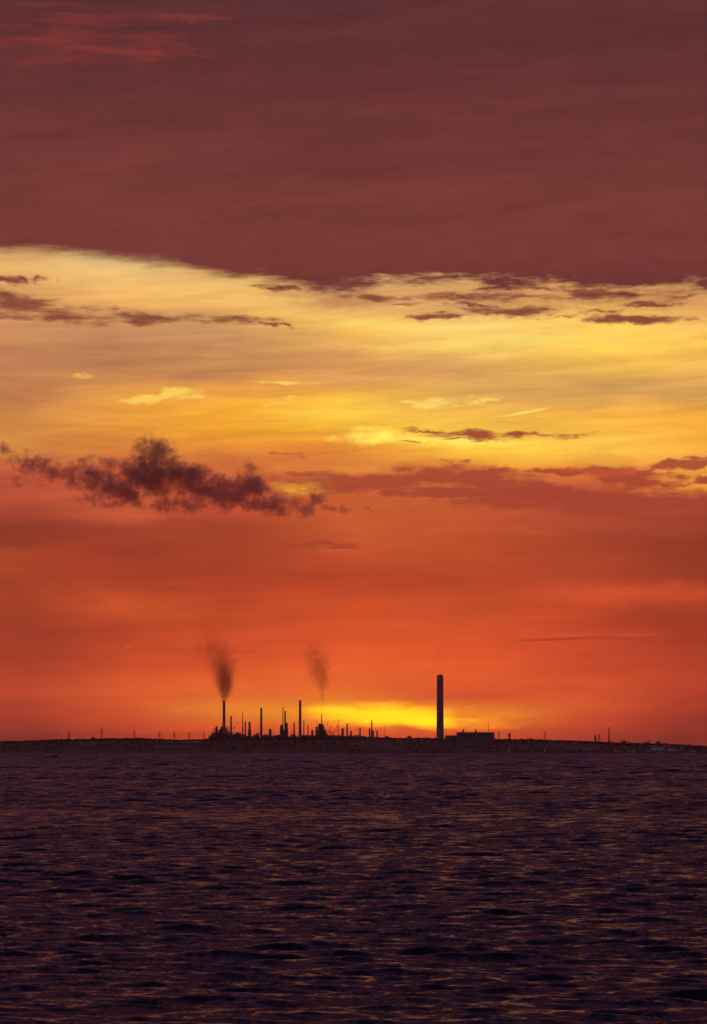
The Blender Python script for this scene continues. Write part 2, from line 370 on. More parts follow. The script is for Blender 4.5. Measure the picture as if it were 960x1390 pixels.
# ------------------------------------------------------------------ water
def build_water():
    # radii: growing steps from the camera out past the far shore
    rs = [2.0]
    while rs[-1] < 17000:
        r = rs[-1]
        k = 0.05 if r < 40 else (0.0016 if r < 5700 else 0.12)
        rs.append(r * (1 + k))
    rs = np.array(rs)
    fine = np.arange(-0.205, 0.2051, 0.0014)
    coarse = np.array([0.23, 0.27, 0.33, 0.42, 0.55, 0.7, 0.9, 1.15, 1.4, 1.7, 2.0, 2.3, 2.6, 2.9])
    th = np.concatenate([-PI + np.array([0.0]), -coarse[::-1], fine, coarse])
    nR, nT = len(rs), len(th)
    RR, TT = np.meshgrid(rs, th, indexing='ij')
    X = RR * np.sin(TT); Y = RR * np.cos(TT)
    dr = np.gradient(rs)[:, None]; dth = np.gradient(th)[None, :]
    dth = np.where(dth > 0.01, 0.05, dth)
    sp = np.maximum(dr * np.ones_like(RR), RR * dth)
    Z = np.zeros_like(X); DX = np.zeros_like(X); DY = np.zeros_like(X)
    act = (RR < 5700) & (RR > 25)
    idx = np.nonzero(act); x = X[idx]; y = Y[idx]; s = sp[idx]
    z = np.zeros_like(x); dx = np.zeros_like(x); dy = np.zeros_like(x); tot = np.zeros_like(x)
    # slow patches of stronger and weaker chop
    patch = np.ones_like(x)
    for _ in range(8):
        lam = rng.uniform(20, 140); a = rng.uniform(-0.6, 0.6); ph = rng.uniform(0, 2*PI)
        patch += 0.09 * np.sin(2*PI/lam*(x*math.sin(a)*0.6 + y*math.cos(a)*0.5) + ph)
    N = 130
    for i in range(N):
        lam = 0.28 * (34.0 / 0.28) ** ((i + rng.uniform(0, 1)) / N)
        a = rng.normal(0, 0.30) + R(6)
        if i % 2: a += PI
        # waves longer than a few metres are only allowed where the grid cannot carry the short ones
        long_ = 1.0 if lam < 3.5 else np.clip((s*9.0 - lam)/lam + (0.6 if lam < 9 else 0.25), 0, 1)
        k = 2*PI/lam
        fade = np.clip((lam / s - 2.4) / 2.5, 0, 1) * long_
        ph = k * (x*math.sin(a) + y*math.cos(a)) + rng.uniform(0, 2*PI)
        sn = np.sin(ph); cs = np.cos(ph); w_ = fade/k*(1.25 if lam < 1.3 else (0.70 if lam < 4 else 0.5))
        tot += 0.5*(w_*k)**2
        z += w_*cs
        dx -= 0.7*w_*sn*math.sin(a); dy -= 0.7*w_*sn*math.cos(a)
    kk = SLOPE*patch/np.sqrt(np.maximum(tot, 2.0))
    z *= kk; dx *= kk; dy *= kk
    Z[idx] = z; DX[idx] = dx; DY[idx] = dy
    X = X + DX; Y = Y + DY
    co_ = np.empty((nR*nT + 1, 3), np.float32)
    co_[:-1, 0] = X.ravel(); co_[:-1, 1] = Y.ravel(); co_[:-1, 2] = Z.ravel(); co_[-1] = (0, 0, 0)
    i0 = (np.arange(nR-1)[:, None]*nT + np.arange(nT)[None, :])
    j = (np.arange(nT)+1) % nT
    i1 = (np.arange(nR-1)[:, None]*nT + j[None, :])
    quads = np.stack([i0, i1, i1+nT, i0+nT], -1).reshape(-1, 4)
    tris = np.stack([np.full(nT, nR*nT), j, np.arange(nT)], -1)
    nq, nt_ = len(quads), len(tris)
    me = bpy.data.meshes.new('water')
    me.vertices.add(len(co_)); me.vertices.foreach_set('co', co_.ravel())
    me.loops.add(nq*4 + nt_*3)
    me.loops.foreach_set('vertex_index', np.concatenate([quads.ravel(), tris.ravel()]).astype(np.int32))
    me.polygons.add(nq + nt_)
    me.polygons.foreach_set('loop_start', np.concatenate([np.arange(nq)*4, nq*4 + np.arange(nt_)*3]).astype(np.int32))
    me.polygons.foreach_set('use_smooth', np.ones(nq + nt_, bool))
    me.update(calc_edges=True); me.validate()
    m = bpy.data.materials.new('sea_water'); m.use_nodes = True
    t = NT(m.node_tree); b = t.n['Principled BSDF']
    tc = t.new('ShaderNodeTexCoord'); p = tc.outputs['Object']
    # ripples finer than the mesh: a tilt of the surface normal
    r1 = t.noise(t.scl(p, 1.0, 1.5, 1), 5.0, 3, 0.6, 0.3, color=True, dims='2D')
    r2 = t.noise(t.scl(p, 0.8, 1.2, 1, (7, 3, 0)), 1.3, 3, 0.6, 0.3, color=True, dims='2D')
    tl = t.vm('ADD', t.vm('SUBTRACT', r1, (.5, .5, .5)), t.vm('SUBTRACT', r2, (.5, .5, .5)))
    # beyond a few hundred metres the mesh carries only the longer waves, the tilt carries the rest
    dist = t.new('ShaderNodeVectorMath', operation='LENGTH'); t.l.new(p, dist.inputs[0])
    gain = t.mr(dist.outputs['Value'], 150.0, 2200.0, 1.0, 2.3)
    tl = t.vm('MULTIPLY', t.vm('MULTIPLY', tl, (0.45, 0.80, 0.0)), t.comb(gain, gain, gain))
    ge = t.new('ShaderNodeNewGeometry')
    nm = t.vm('NORMALIZE', t.vm('ADD', ge.outputs['Normal'], tl))
    t.n.remove(b); mo = t.n['Material Output']
    df = t.new('ShaderNodeBsdfDiffuse'); df.inputs[0].default_value = (0.014, 0.014, 0.024, 1)
    gl = t.new('ShaderNodeBsdfGlossy'); gl.inputs['Color'].default_value = (0.49, 0.40, 0.60, 1); gl.inputs['Roughness'].default_value = 0.2
    fr = t.new('ShaderNodeFresnel'); fr.inputs[0].default_value = 1.24
    for q in (df, gl, fr): t.l.new(nm, q.inputs['Normal'])
    mx = t.new('ShaderNodeMixShader'); t.l.new(fr.outputs[0], mx.inputs[0]); t.l.new(df.outputs[0], mx.inputs[1]); t.l.new(gl.outputs[0], mx.inputs[2])
    t.l.new(mx.outputs[0], mo.inputs['Surface'])
    me.materials.append(m)
    o = bpy.data.objects.new('water', me); C.objects.link(o)
    o['kind'] = 'structure'
    return o
SLOPE = 0.27
build_water()

# ------------------------------------------------------------------ far shore
SKY = [(-2400,1013),(-1200,1010),(-300,1008),(0,1006.5),(50,1004.8),(100,1003.2),(150,1001.8),(200,1002.6),(245,1003.8),(275,1003.6),(300,1002),(400,1001.6),
       (500,1000.9),(560,1001.4),(600,1002),(650,1003),(690,1003.4),(720,1003.6),(750,1004),(800,1006.4),(850,1008.4),(900,1009.6),(960,1013),(1200,1014),(1800,1013),(3400,1015)]
SX = np.array([p[0] for p in SKY], float); SYv = np.array([p[1] for p in SKY], float)
D0, DSH = 5950.0, 5350.0
def ridge(x):                       # ground height on the ridge at world x
    px = CX + np.asarray(x) / D0 * F
    return CH + (HY - np.interp(px, SX, SYv)) / F * D0 - 6.0
def ground(x, y):
    x = np.asarray(x, float); y = np.asarray(y, float)
    sh = DSH + 26*np.sin(x/210.0) + 14*np.sin(x/67.0 + 1.3) + 60*np.sin(x/900.0+0.5)
    t_ = np.clip((y - sh) / (D0 - sh), -0.25, 1)
    prof = np.where(t_ < 0, t_*8, np.sin(np.clip(t_, 0, 1)*PI/2)**0.9)
    base = np.where(t_ < 0, prof, prof*ridge(x) + 0.6*np.sin(x/31+y/47)*np.clip(t_*4, 0, 1))
    far = np.clip((y - 12500)/3000, 0, 1)
    return base*(1-far) - 6*far
def g(x, y): return float(ground(x, y))

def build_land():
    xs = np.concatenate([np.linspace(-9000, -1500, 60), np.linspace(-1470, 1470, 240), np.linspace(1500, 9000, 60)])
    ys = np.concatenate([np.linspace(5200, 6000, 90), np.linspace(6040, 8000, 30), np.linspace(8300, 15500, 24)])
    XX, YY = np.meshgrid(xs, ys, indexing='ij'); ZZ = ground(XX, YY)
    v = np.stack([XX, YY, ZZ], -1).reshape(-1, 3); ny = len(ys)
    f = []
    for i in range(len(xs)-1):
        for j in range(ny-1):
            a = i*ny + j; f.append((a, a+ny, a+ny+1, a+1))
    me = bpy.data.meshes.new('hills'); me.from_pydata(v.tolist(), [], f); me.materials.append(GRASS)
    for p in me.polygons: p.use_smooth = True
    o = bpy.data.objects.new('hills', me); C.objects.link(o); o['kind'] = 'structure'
build_land()

def crown_faces(cx, cy, cz, rx, rz, n, size, acc):
    # leaf clumps spread through an uneven crown
    lobes = [(rng.normal(0, .45)*rx, rng.normal(0, .45)*rx, rng.uniform(-.3, .45)*rz, rng.uniform(.4, .7)) for _ in range(4)]
    lobes.append((0, 0, 0, .75))
    for _ in range(n):
        l = lobes[rng.integers(len(lobes))]
        d = rng.normal(0, 1, 3); d /= np.linalg.norm(d); rr = rng.uniform(.35, 1)**.6
        p = np.array([cx+l[0]+d[0]*rr*rx*l[3], cy+l[1]+d[1]*rr*rx*l[3], cz+l[2]+d[2]*rr*rz*l[3]])
        a = rng.normal(0, 1, 3); a /= np.linalg.norm(a); b = np.cross(a, rng.normal(0, 1, 3)); b /= np.linalg.norm(b)
        s_ = size*rng.uniform(.6, 1.3); c_ = np.cross(a, b)
        o = len(acc[0])
        acc[0].extend([tuple(p + b*s_), tuple(p + c_*s_*.8), tuple(p - b*s_), tuple(p - c_*s_*.9)])
        acc[1].append((o, o+1, o+2, o+3))
def build_wood():
    acc = ([], [])
    for (D, step, hh, n) in ((5955, 4.5, 6.6, 44), (5935, 5, 6.5, 34), (5840, 8, 8, 26), (5760, 9, 8, 24), (5680, 10, 8, 24), (5600, 10, 8, 22), (5530, 10, 8, 22), (5460, 10, 7, 20), (5420, 11, 6, 18)):
        x = -D*0.23
        while x < D*0.23:
            yy = D + rng.uniform(-12, 12)
            px = CX + x/yy*F
            zg = g(x, yy)
            h_ = hh*rng.uniform(.72, 1.12)
            gap = D < 5900 and (math.sin(x/90.0 + D) + math.sin(x/37.0)) > 0.9
            if zg > 1.0 and not gap:
                crown_faces(x, yy, zg + h_*.5, h_*.75, h_*.5, n, 1.5, acc)
            x += step*rng.uniform(.5, 1.5)
    me = bpy.data.meshes.new('woodland'); me.from_pydata(acc[0], [], acc[1]); me.materials.append(LEAF)
    o = bpy.data.objects.new('woodland', me); C.objects.link(o)
    tag(o, 'dark belt of woodland along the whole far shore below the refinery', 'woodland', None, 'stuff')
build_wood()

def tree(px, top, wpx, D, label):
    x, y, zt = at(px, top, D); zg = g(x, y)
    h_ = zt - zg; r = wpx/2/F*D
    e = empty('tree', (x, y, zg), label, 'tree', 'single trees on the far skyline')
    b = MB().bar((0, 0, -.5), (r*.05, 0, h_*.5), .5, 8, .28)
    for k in range(5):
        a = k*1.3; b.bar((0, 0, h_*(.3+.04*k)), (math.cos(a)*r*.55, math.sin(a)*r*.55, h_*(.55+.07*k)), .2, 5, .07)
    b.build('trunk', BARK, e)
    acc = ([], []); crown_faces(0, 0, h_*.62, r, h_*.38, 260, .9, acc)
    m = MB(); m.v = acc[0]; m.f = acc[1]; m.build('crown', LEAF, e)
tree(846, 1004.4, 9, 5960, 'broad round tree standing above the woods right of the tall thin pole')
tree(126, 999.6, 6, 5960, 'small tree poking above the ridge just before the tallest pylon')
tree(556, 998.6, 8, 5960, 'rounded tree on the skyline left of the great chimney')
tree(719, 1001.0, 7, 5960, 'lone dark tree between the water tower and the pylon on the right ridge')
tree(893, 1005.5, 8, 5960, 'low spreading tree near the right end of the far shore')

# ------------------------------------------------------------------ refinery builders (base at ground, top set by the sight line)
RD = 6700.0
def place(px, top, D=RD):
    x, y, zt = at(px, top, D); zg = g(x, y)
    return x, y, zg, zt - zg
def pw(w, D=RD): return w / F * D
def ring(r, z, th=.35, w=1.1, n=20):
    return MB().lathe([(r*.9, z), (r+w, z), (r+w, z+th), (r*.9, z+th)], n=n)
def stack(px, top, wt, wb, label, D=RD, m=DSTEEL, plats=(0.55, 0.93), group='refinery stacks'):
    x, y, zg, h = place(px, top, D)
    e = empty('refinery_stack', (x, y, zg), label, 'industrial stack', group)
    rt, rb = pw(wt, D)/2*1.12, pw(wb, D)/2*1.12
    MB().lathe([(rb*1.25, -1), (rb*1.25, 4), (rb, 5), (rb*.5+rt*.5, h*.5), (rt, h-1.4), (rt*.85, h-1.4), (rt*.8, h-3)], n=20).build('shaft', m, e, smooth=False)
    MB().lathe([(rt*1.02, h-2.2), (rt*1.14, h-2.0), (rt*1.14, h), (rt*.8, h), (rt*.8, h-2.2)], n=20).build('rim', STEEL, e)
    for q in plats:
        r = rb + (rt-rb)*q
        p = ring(r, h*q).build('platform', STEEL, e)
    l = MB()
    for s_ in (-.25, .25): l.bar((s_, -rb-.25, 2), (s_, -rt-.25, h-1), .06, 4)
    for k in range(int(h/3)): 
        rr = rb + (rt-rb)*(k*3/h); l.bar((-.25, -rr-.25, k*3+2.0), (.25, -rr-.25, k*3+2.0), .04, 4)
    l.build('ladder', STEEL, e)
    return e
def column(px, top, w, label, D=RD, m=STEEL, neck=None, nplat=4, group='distillation columns of the refinery'):
    x, y, zg, h = place(px, top, D)
    e = empty('distillation_column', (x, y, zg), label, 'distillation column', group)
    r = pw(w, D)/2 * .95
    if neck: rn = r*neck; prof = [(r, 0), (r, h*.55), (rn, h*.62), (rn, h-rn*.6), (rn*.75, h-rn*.25), (rn*.3, h)]
    else: prof = [(r, 0), (r, h-r*.6), (r*.85, h-r*.3), (r*.5, h-r*.08), (.1, h)]
    MB().lathe(prof, n=20).build('vessel', m, e, smooth=True)
    MB().lathe([(r*1.2, -1), (r*1.02, 5), (r*1.02, 5.5), (r, 5.5)], n=20).build('skirt', CONC, e)
    for k in range(nplat):
        q = .35 + .6*k/max(1, nplat-1); rr = r if (not neck or q < .58) else r*neck
        p = ring(rr, h*q, .3, 1.3)
        for i in range(10):
            a = 2*PI*i/10; c, s_ = math.cos(a)*(rr+1.2), math.sin(a)*(rr+1.2); p.bar((c, s_, h*q), (c, s_, h*q+1.1), .05, 4)
        p.build('platform', STEEL, e)
    MB().bar((r+.6, 0, 2), (r+.6, 0, h*.9), .35, 6).bar((r+.6, 0, h*.9), (r*.2, 0, h*.99), .35, 6).build('riser_pipe', DSTEEL, e)
    return e
def lattice(px, top, w, label, D=RD, name='lattice_mast', cat='mast', tip=None, group=None):
    x, y, zg, h = place(px, top, D)
    e = empty(name, (x, y, zg), label, cat, group)
    b = MB(); r = pw(w, D)/2; n = max(6, int(h/6)); pts = []
    for k in range(n+1):
        q = k/n; rr = r*(1-.75*q)+.15
        pts.append([(rr*math.cos(a), rr*math.sin(a), h*q) for a in (PI/4, 3*PI/4, 5*PI/4, 7*PI/4)])
    for k in range(n):
        for i in range(4):
            b.bar(pts[k][i], pts[k+1][i], .16, 4); b.bar(pts[k][i], pts[k+1][(i+1) % 4], .09, 4); b.bar(pts[k+1][i], pts[k+1][(i+1) % 4], .09, 4)
    b.build('lattice_frame', STEEL, e)
    if tip: MB().lathe([(tip, h-3), (tip*1.2, h-2), (tip*1.2, h+.6), (tip*.9, h+.6)], n=12).bar((0, 0, 0), (0, 0, h-3), tip*.6, 8).build('flare_pipe', DSTEEL, e)
    else: MB().bar((0, 0, h-.5), (0, 0, h+2), .1, 5).build('aerial', STEEL, e)
    return e
def process_unit(label, px0, decks, D=RD, depth=30, vessels=(), pipes=(), name='process_unit', cat='refinery unit', group=None):
    # decks: (pxa, pxb, top) stepped open steel floors with plant inside
    x0, y, zg, _ = place(px0, 1000, D)
    e = empty(name, (x0, y, zg), label, cat, group)
    for (a, b_, top) in decks:
        xa, xb = pw(a-px0, D), pw(b_-px0, D); h = place((a+b_)/2, top, D)[3] + (place((a+b_)/2, top, D)[2]-zg)
        fr = MB(); nb = max(2, int(abs(xb-xa)/6)+1); fl = max(2, int(h/5))
        for i in range(nb):
            xx = xa + (xb-xa)*i/(nb-1)
            for yy in (-depth/2, 0, depth/2): fr.box(xx-.3, xx+.3, yy-.3, yy+.3, 0, h)
        for k in range(1, fl+1):
            z = h*k/fl
            fr.box(xa-.5, xb+.5, -depth/2-.6, depth/2+.6, z-.35, z)
            for i in range(nb-1):
                xx = xa+(xb-xa)*i/(nb-1); x2 = xa+(xb-xa)*(i+1)/(nb-1)
                if (i+k) % 2: fr.bar((xx, -depth/2, z-h/fl), (x2, -depth/2, z), .14, 4)
                fr.bar((xx, -depth/2-.5, z+1.0), (x2, -depth/2-.5, z+1.0), .05, 4)
        fr.build('steel_frame', STEEL, e)
        MB().box(xa+.6, xb-.6, -depth*.12, depth*.2, 0, h*rng.uniform(.72, .9)).build('furnace_body', CLAD, e)
        for k in range(max(1, int(abs(xb-xa)/5))):
            for lev in range(fl):
                if rng.uniform() < .85:
                    vs = MB()
                    z0 = h*lev/fl + .1; hh = h/fl*rng.uniform(.55, .9); xx = xa+3+(abs(xb-xa)-6)*rng.uniform(); r = rng.uniform(1.8, 3.8)
                    if rng.uniform() < .5: vs.lathe([(r, z0), (r, z0+hh*.8), (r*.6, z0+hh)], x=xx, y=rng.uniform(-depth*.3, depth*.3), n=12)
                    else: vs.box(xx-r*1.4, xx+r*1.4, rng.uniform(-depth*.4, -2), rng.uniform(2, depth*.4), z0, z0+hh*.85)
                    vs.build('plant_vessel', DSTEEL, e)
    for (px, top, w) in vessels:
        x, _, zz, h = place(px, top, D); r = pw(w, D)/2; xx = x-x0; h += zz-zg
        MB().lathe([(r, 0), (r, h-r), (r*.8, h-r*.4), (r*.3, h)], x=xx, y=0, n=16).build('regenerator_vessel', DSTEEL, e, smooth=True)
    for (pa, ya, pb, yb, r) in pipes:
        za = at(pa, ya, D)[2]-zg; zb = at(pb, yb, D)[2]-zg
        MB().bar((pw(pa-px0, D), -depth/2-1, za), (pw(pb-px0, D), -depth/2-1, zb), r, 8).build('transfer_line', STEEL, e)
    return e

stack(304.2, 951.3, 3.0, 3.8, 'tall concrete stack pouring dark smoke at the left end of the refinery', m=CONC)
stack(313.7, 972, 1.9, 2.3, 'shorter stack beside the smoking stack, rising from the stepped plant')
stack(329.5, 967.5, 0.7, 1.8, 'needle thin tapering stack right of the stepped plant', plats=(.4,))
stack(333.1, 979.5, 1.5, 1.7, 'short plain stack close between the needle thin stack and a fat column')
column(338.8, 979.5, 4.4, 'fat column with narrower shoulder next to the needle thin stack', neck=.66)
lattice(345.3, 991, 1.5, 'low lattice post just right of the fat shouldered column')
lattice(351.7, 977, 1.3, 'faint lattice mast left of the capped stack')
stack(354.8, 961, 2.2, 3.2, 'dark stack with a wider pointed cap, third tallest of the refinery', plats=(.6, .97))
lattice(360, 990.5, 1.1, 'low lattice post just right of the capped stack')
column(366.7, 989.3, 3.9, 'squat column standing alone between capped stack and twin stacks', nplat=3)
lattice(371.2, 984, .9, 'slim lattice mast just right of the squat lone column')
process_unit('dark square plant block carrying the twin stacks', 384, [(380.6, 384.2, 985), (384.2, 390.8, 988.5)], vessels=[(382.2, 983.8, 2.6)])
stack(384.2, 959.8, 1.1, 1.4, 'thinner and taller of the twin stacks, reddish', plats=(.5,), m=mat('reddish_steel', (.22, .10, .07)))  # steel in a redder tone than the other stacks
stack(387.2, 965, 1.8, 2.2, 'thicker and shorter of the twin stacks, with platforms', plats=(.4, .6, .95))
column(389.3, 981, 2.6, 'column tucked behind the foot of the twin stacks', D=6760, nplat=3)
lattice(395.3, 987.5, 1.0, 'low lattice post midway between twin stacks and tallest refinery stack')
column(399.2, 980.6, 2.4, 'slender column left of the tallest refinery stack', neck=.7)
stack(407.5, 950.7, 2.7, 3.6, 'tallest thick smokeless stack in the middle of the refinery', m=CONC, plats=(.5, .8, .97))
stack(412.6, 978, 1.1, 1.3, 'thin short stack just right of the tallest refinery stack', plats=(.8,))
stack(418.3, 984, 1.1, 1.4, 'small thin stack alone right of the tallest refinery stack', plats=(.8,))
column(423.9, 990.8, 2.8, 'stubby column left of the big cracking plant', nplat=2)
column(430.0, 986.3, 3.0, 'stout column at left edge of the big cracking plant', D=6660, nplat=3)
lattice(430.0, 976.8, 1.0, 'thin reddish lattice mast at left of the big cracking plant', D=6680)
process_unit('big stepped cracking plant below the central thin plume', 436.7, [(428.5, 432.5, 991), (432.5, 439.6, 983.3), (439.6, 441.8, 989.5), (441.8, 446, 995.5)],
    depth=44, vessels=[(434.2, 981.8, 3.4), (438.4, 984, 2.6), (441.6, 992, 2.4)], pipes=[(433, 985, 429.5, 992, .9), (440, 986, 444.5, 996, .8)])
stack(436.8, 970, .9, 1.8, 'spire like stack rising from the big cracking plant with a thin plume', plats=(.7,), D=6690)
process_unit('great stepped plant mound at the foot of the smoking stack', 302, [(283.6, 289.5, 998.2), (289.5, 292.2, 994), (292.2, 295.6, 989.5), (295.6, 299.8, 992), (299.8, 303, 988), (303, 309, 991.5), (309, 315.4, 992.8), (315.4, 320.5, 996.0)],
    depth=50, vessels=[(294.2, 985.8, 3.0), (298.4, 990.2, 3.2), (301.2, 985.6, 2.8), (306.6, 988.6, 3.4), (287.8, 996.4, 2.8)], pipes=[(293, 988, 287, 998, 1.0), (301, 988, 296.5, 996, .9), (307, 991, 312, 997, .9)], D=6660)
process_unit('low boxy plant right of the second stack', 323.5, [(319.8, 326.8, 993.8), (315.4, 319.8, 997)], depth=26)
process_unit('low dark plant block left of the capped stack', 350, [(347.9, 352, 994.2)], depth=22)
lattice(459.7, 978.8, 1.4, 'thin lattice flare mast right of the drifting steam', tip=.7, name='flare_mast')
column(465.1, 988.5, 3.1, 'stout column between two thin masts right of the cracking plant', nplat=3)
stack(471.3, 982.6, 1.7, 2.1, 'plain stack right of the stout column in the bright gap')
column(476.5, 991.8, 2.2, 'small column leaning against low plant before the storage tanks', nplat=2)
lattice(486.1, 985.5, .9, 'faint thin mast rising behind the wide storage tank')
stack(488.9, 988, 1.6, 2.2, 'short stack behind the wide storage tank')
column(501.9, 988.6, 2.1, 'column left of the slim tall stack in the yellow glow', nplat=3)
stack(504.8, 977.3, 1.3, 1.8, 'slim tall stack standing highest in the yellow glow', plats=(.3, .45))
column(506.6, 992, 2.0, 'low column at the right foot of the slim tall stack', nplat=2)
column(511.9, 991.8, 1.9, 'isolated short column between slim stack and domed tank', nplat=2)
lattice(522.2, 982.5, 1.2, 'hair thin lattice mast behind the domed tank')
lattice(568.6, 994.5, 1.0, 'small mast on the bare skyline left of the great chimney', D=6200)
for (a, b_, tp, lb) in ((355.5, 365, 996.9, 'low pipe rack between capped stack and squat column'), (368.6, 380, 997.2, 'low pipe rack left of the twin stacks'),
                 (391, 405, 997.0, 'low pipe rack left of the tallest refinery stack'), (409.5, 428, 997.3, 'long low pipe rack left of the cracking plant'),
                 (341, 348, 996.8, 'low pipe rack right of the fat shouldered column'), (327.5, 337, 996.4, 'low pipe rack at the foot of the needle thin stack'), (445, 478, 997.2, 'long low pipe rack right of the cracking plant')):
    process_unit(lb, (a+b_)/2, [(a, b_, tp)], depth=14, name='pipe_rack', cat='pipe rack', group='refinery pipe racks')
def tank(px, w, top, label, D=6600, dome=.25):
    x, y, zg, h = place(px, top, D); r = pw(w, D)/2
    e = empty('storage_tank', (x, y, zg), label, 'storage tank', 'refinery storage tanks')
    hs = h*(1-dome)
    MB().lathe([(r, -1), (r, hs)], n=40, cap=False).build('tank_shell', PALE, e)
    MB().lathe([(r*1.01, hs-.2), (r*1.01, hs+.2), (r*.85, hs+h*dome*.45), (r*.55, hs+h*dome*.8), (r*.2, h*.995), (.3, h)], n=40).build('tank_roof', STEEL, e, smooth=True)
    b = MB()
    for k in range(40):
        a = -PI/2 - .6 + k*.02; b.bar((r*1.01*math.cos(a), r*1.01*math.sin(a), hs*k/40), (r*1.04*math.cos(a), r*1.04*math.sin(a), hs*k/40), .3, 4)
    b.build('stair', STEEL, e)
tank(485, 15, 997.8, 'wide flat roofed storage tank under the yellow glow')
tank(494, 8, 999.0, 'smaller storage tank right of the wide tank', D=6630)
tank(525, 8.5, 998.9, 'domed storage tank at the right end of the refinery', dome=.5)

# ------------------------------------------------------------------ power station
def chimney():
    D = 5900.0; x, y, zt = at(597.6, 916.3, D); zg = g(x, y); h = zt - zg
    e = empty('power_station_chimney', (x, y, zg), 'huge thick grey chimney of the power station against the yellow glow', 'chimney')
    rt, rb = pw(8.6, D)/2, pw(10.1, D)/2
    MB().lathe([(rb*1.05, -2), (rb*1.05, 3), (rb, 4), (rb*.55+rt*.45, h*.4), (rt*1.02, h*.8), (rt, h-5), (rt*.82, h-5)], n=48).build('shaft', CONC, e, smooth=False)
    MB().lathe([(rt*1.0, h-5.2), (rt*1.04, h-5), (rt*1.04, h-3.8), (rt*.86, h-3.8), (rt*.86, h-.6), (rt*.9, h-.6), (rt*.9, h), (rt*.3, h)], n=48).build('crown_rim', CONC, e)
    for k in range(4):
        a = k*PI/2 + .4
        MB().lathe([(2.0, h-5), (2.0, h+.8), (1.6, h+.8), (1.6, h-1)], x=math.cos(a)*3.1, y=math.sin(a)*3.1, n=14).build('flue', DSTEEL, e)
    for q in (.28, .54, .80):
        r = rb + (rt-rb)*q; ring(r, h*q, .4, 1.0, 40).build('platform', STEEL, e)
    for (px_, py) in ((596.3, 919.6), (596.2, 941.8), (596.2, 965), (596.2, 990)):
        xx, _, zz = at(px_, py, D - rb); xx -= x; zz -= zg; r = rb + (rt-rb)*min(1, zz/h)
        yy = -math.sqrt(max(0, r*r - xx*xx)) - .5
        l = MB().lathe([(.2, zz-.5), (.55, zz-.3), (.6, zz+.2), (.3, zz+.6), (.05, zz+.7)], x=xx, y=yy, n=10).build('warning_light', WARN, e)
    b = MB()
    for s_ in (-.3, .3): b.bar((s_+2, -rb-.4, 2), (s_+2, -rt-.5, h-4), .07, 4)
    b.build('ladder', STEEL, e)
chimney()
def power_station():
    D = 5830.0; x, y, zt = at(646, 994.2, D); zg = g(x, y)
    e = empty('power_station_hall', (x, y, zg), 'long flat roofed power station hall right of the great chimney', 'power station')
    P = lambda px: pw(px-646, D)
    H = lambda py: at(646, py, D)[2]-zg
    MB().box(P(621.2), P(671.1), 0, 55, -2, H(995.2)).build('boiler_house', CLAD, e)
    MB().box(P(620.9), P(671.6), -.6, 55.6, H(995.2), H(994.2)).build('roof_parapet', ROOFM, e)
    MB().box(P(605.5), P(621.1), 4, 48, -2, H(998.9)).build('turbine_hall', CLAD, e)
    MB().box(P(605.3), P(621.05), 3.6, 48.4, H(998.9), H(998.3)).build('turbine_hall_roof', ROOFM, e)
    MB().box(P(667), P(671.3), -8, -.7, -2, H(996.5)).build('stair_tower', CONC, e)
    for px, top, w in ((629.7, 990.2, 2.4), (646.9, 990.4, 2.4)):
        MB().box(P(px-w/2), P(px+w/2), 20, 26, H(994.2), H(top)).build('roof_vent', STEEL, e)
    for px in (625.5, 634, 639, 643, 651.5, 656, 660.5):
        MB().lathe([(1.1, H(994.2)), (1.1, H(993.3)), (1.6, H(993.2)), (.4, H(992.9))], x=P(px), y=16, n=12).build('roof_fan', STEEL, e)
    for k in range(12):
        px = 622.8+k*3.9
        if px < 666:
            for j in range(3): MB().box(P(px), P(px+2.4), -.12, .3, H(1002-j*2.4), H(1002-j*2.4)+2.0).build('window', GLASS, e)
    for k in range(4):
        MB().box(P(607+k*3.5), P(609+k*3.5), 3.8, 4.3, 6, 11).build('window', GLASS, e)
power_station()
lattice(663.2, 979.2, 1.3, 'thin lattice aerial mast behind the right end of the power station hall', D=5950)
def water_tower():
    D = 5980; x, y, zg, h = place(691.8, 995.2, D)
    e = empty('water_tower', (x, y, zg), 'squat dark water tower on the ridge right of the power station', 'water tower')
    r = pw(3.4, D)/2
    MB().lathe([(r*.7, h*.45), (r, h*.55), (r, h*.9), (r*.6, h*.97), (.2, h)], n=18).build('tank', CONC, e)
    MB().lathe([(r*.55, -1), (r*.5, h*.47)], n=12).build('stem', CONC, e)
water_tower()

# thin poles and small stacks along the right ridge
stack(808.4, 998, 2.0, 2.4, 'thicker of two short stacks on the right ridge', D=6100, group='small stacks on the right ridge', plats=(.7,))
stack(813.3, 996.9, 1.2, 1.6, 'slimmer of two short stacks on the right ridge', D=6100, group='small stacks on the right ridge', plats=(.7,))
stack(827.0, 987.5, 1.2, 1.8, 'tall thin lone stack on the right ridge', D=6100, group='small stacks on the right ridge', plats=(.9,))
lattice(785.6, 999.6, .9, 'short lattice post left of the two short stacks', D=6050)

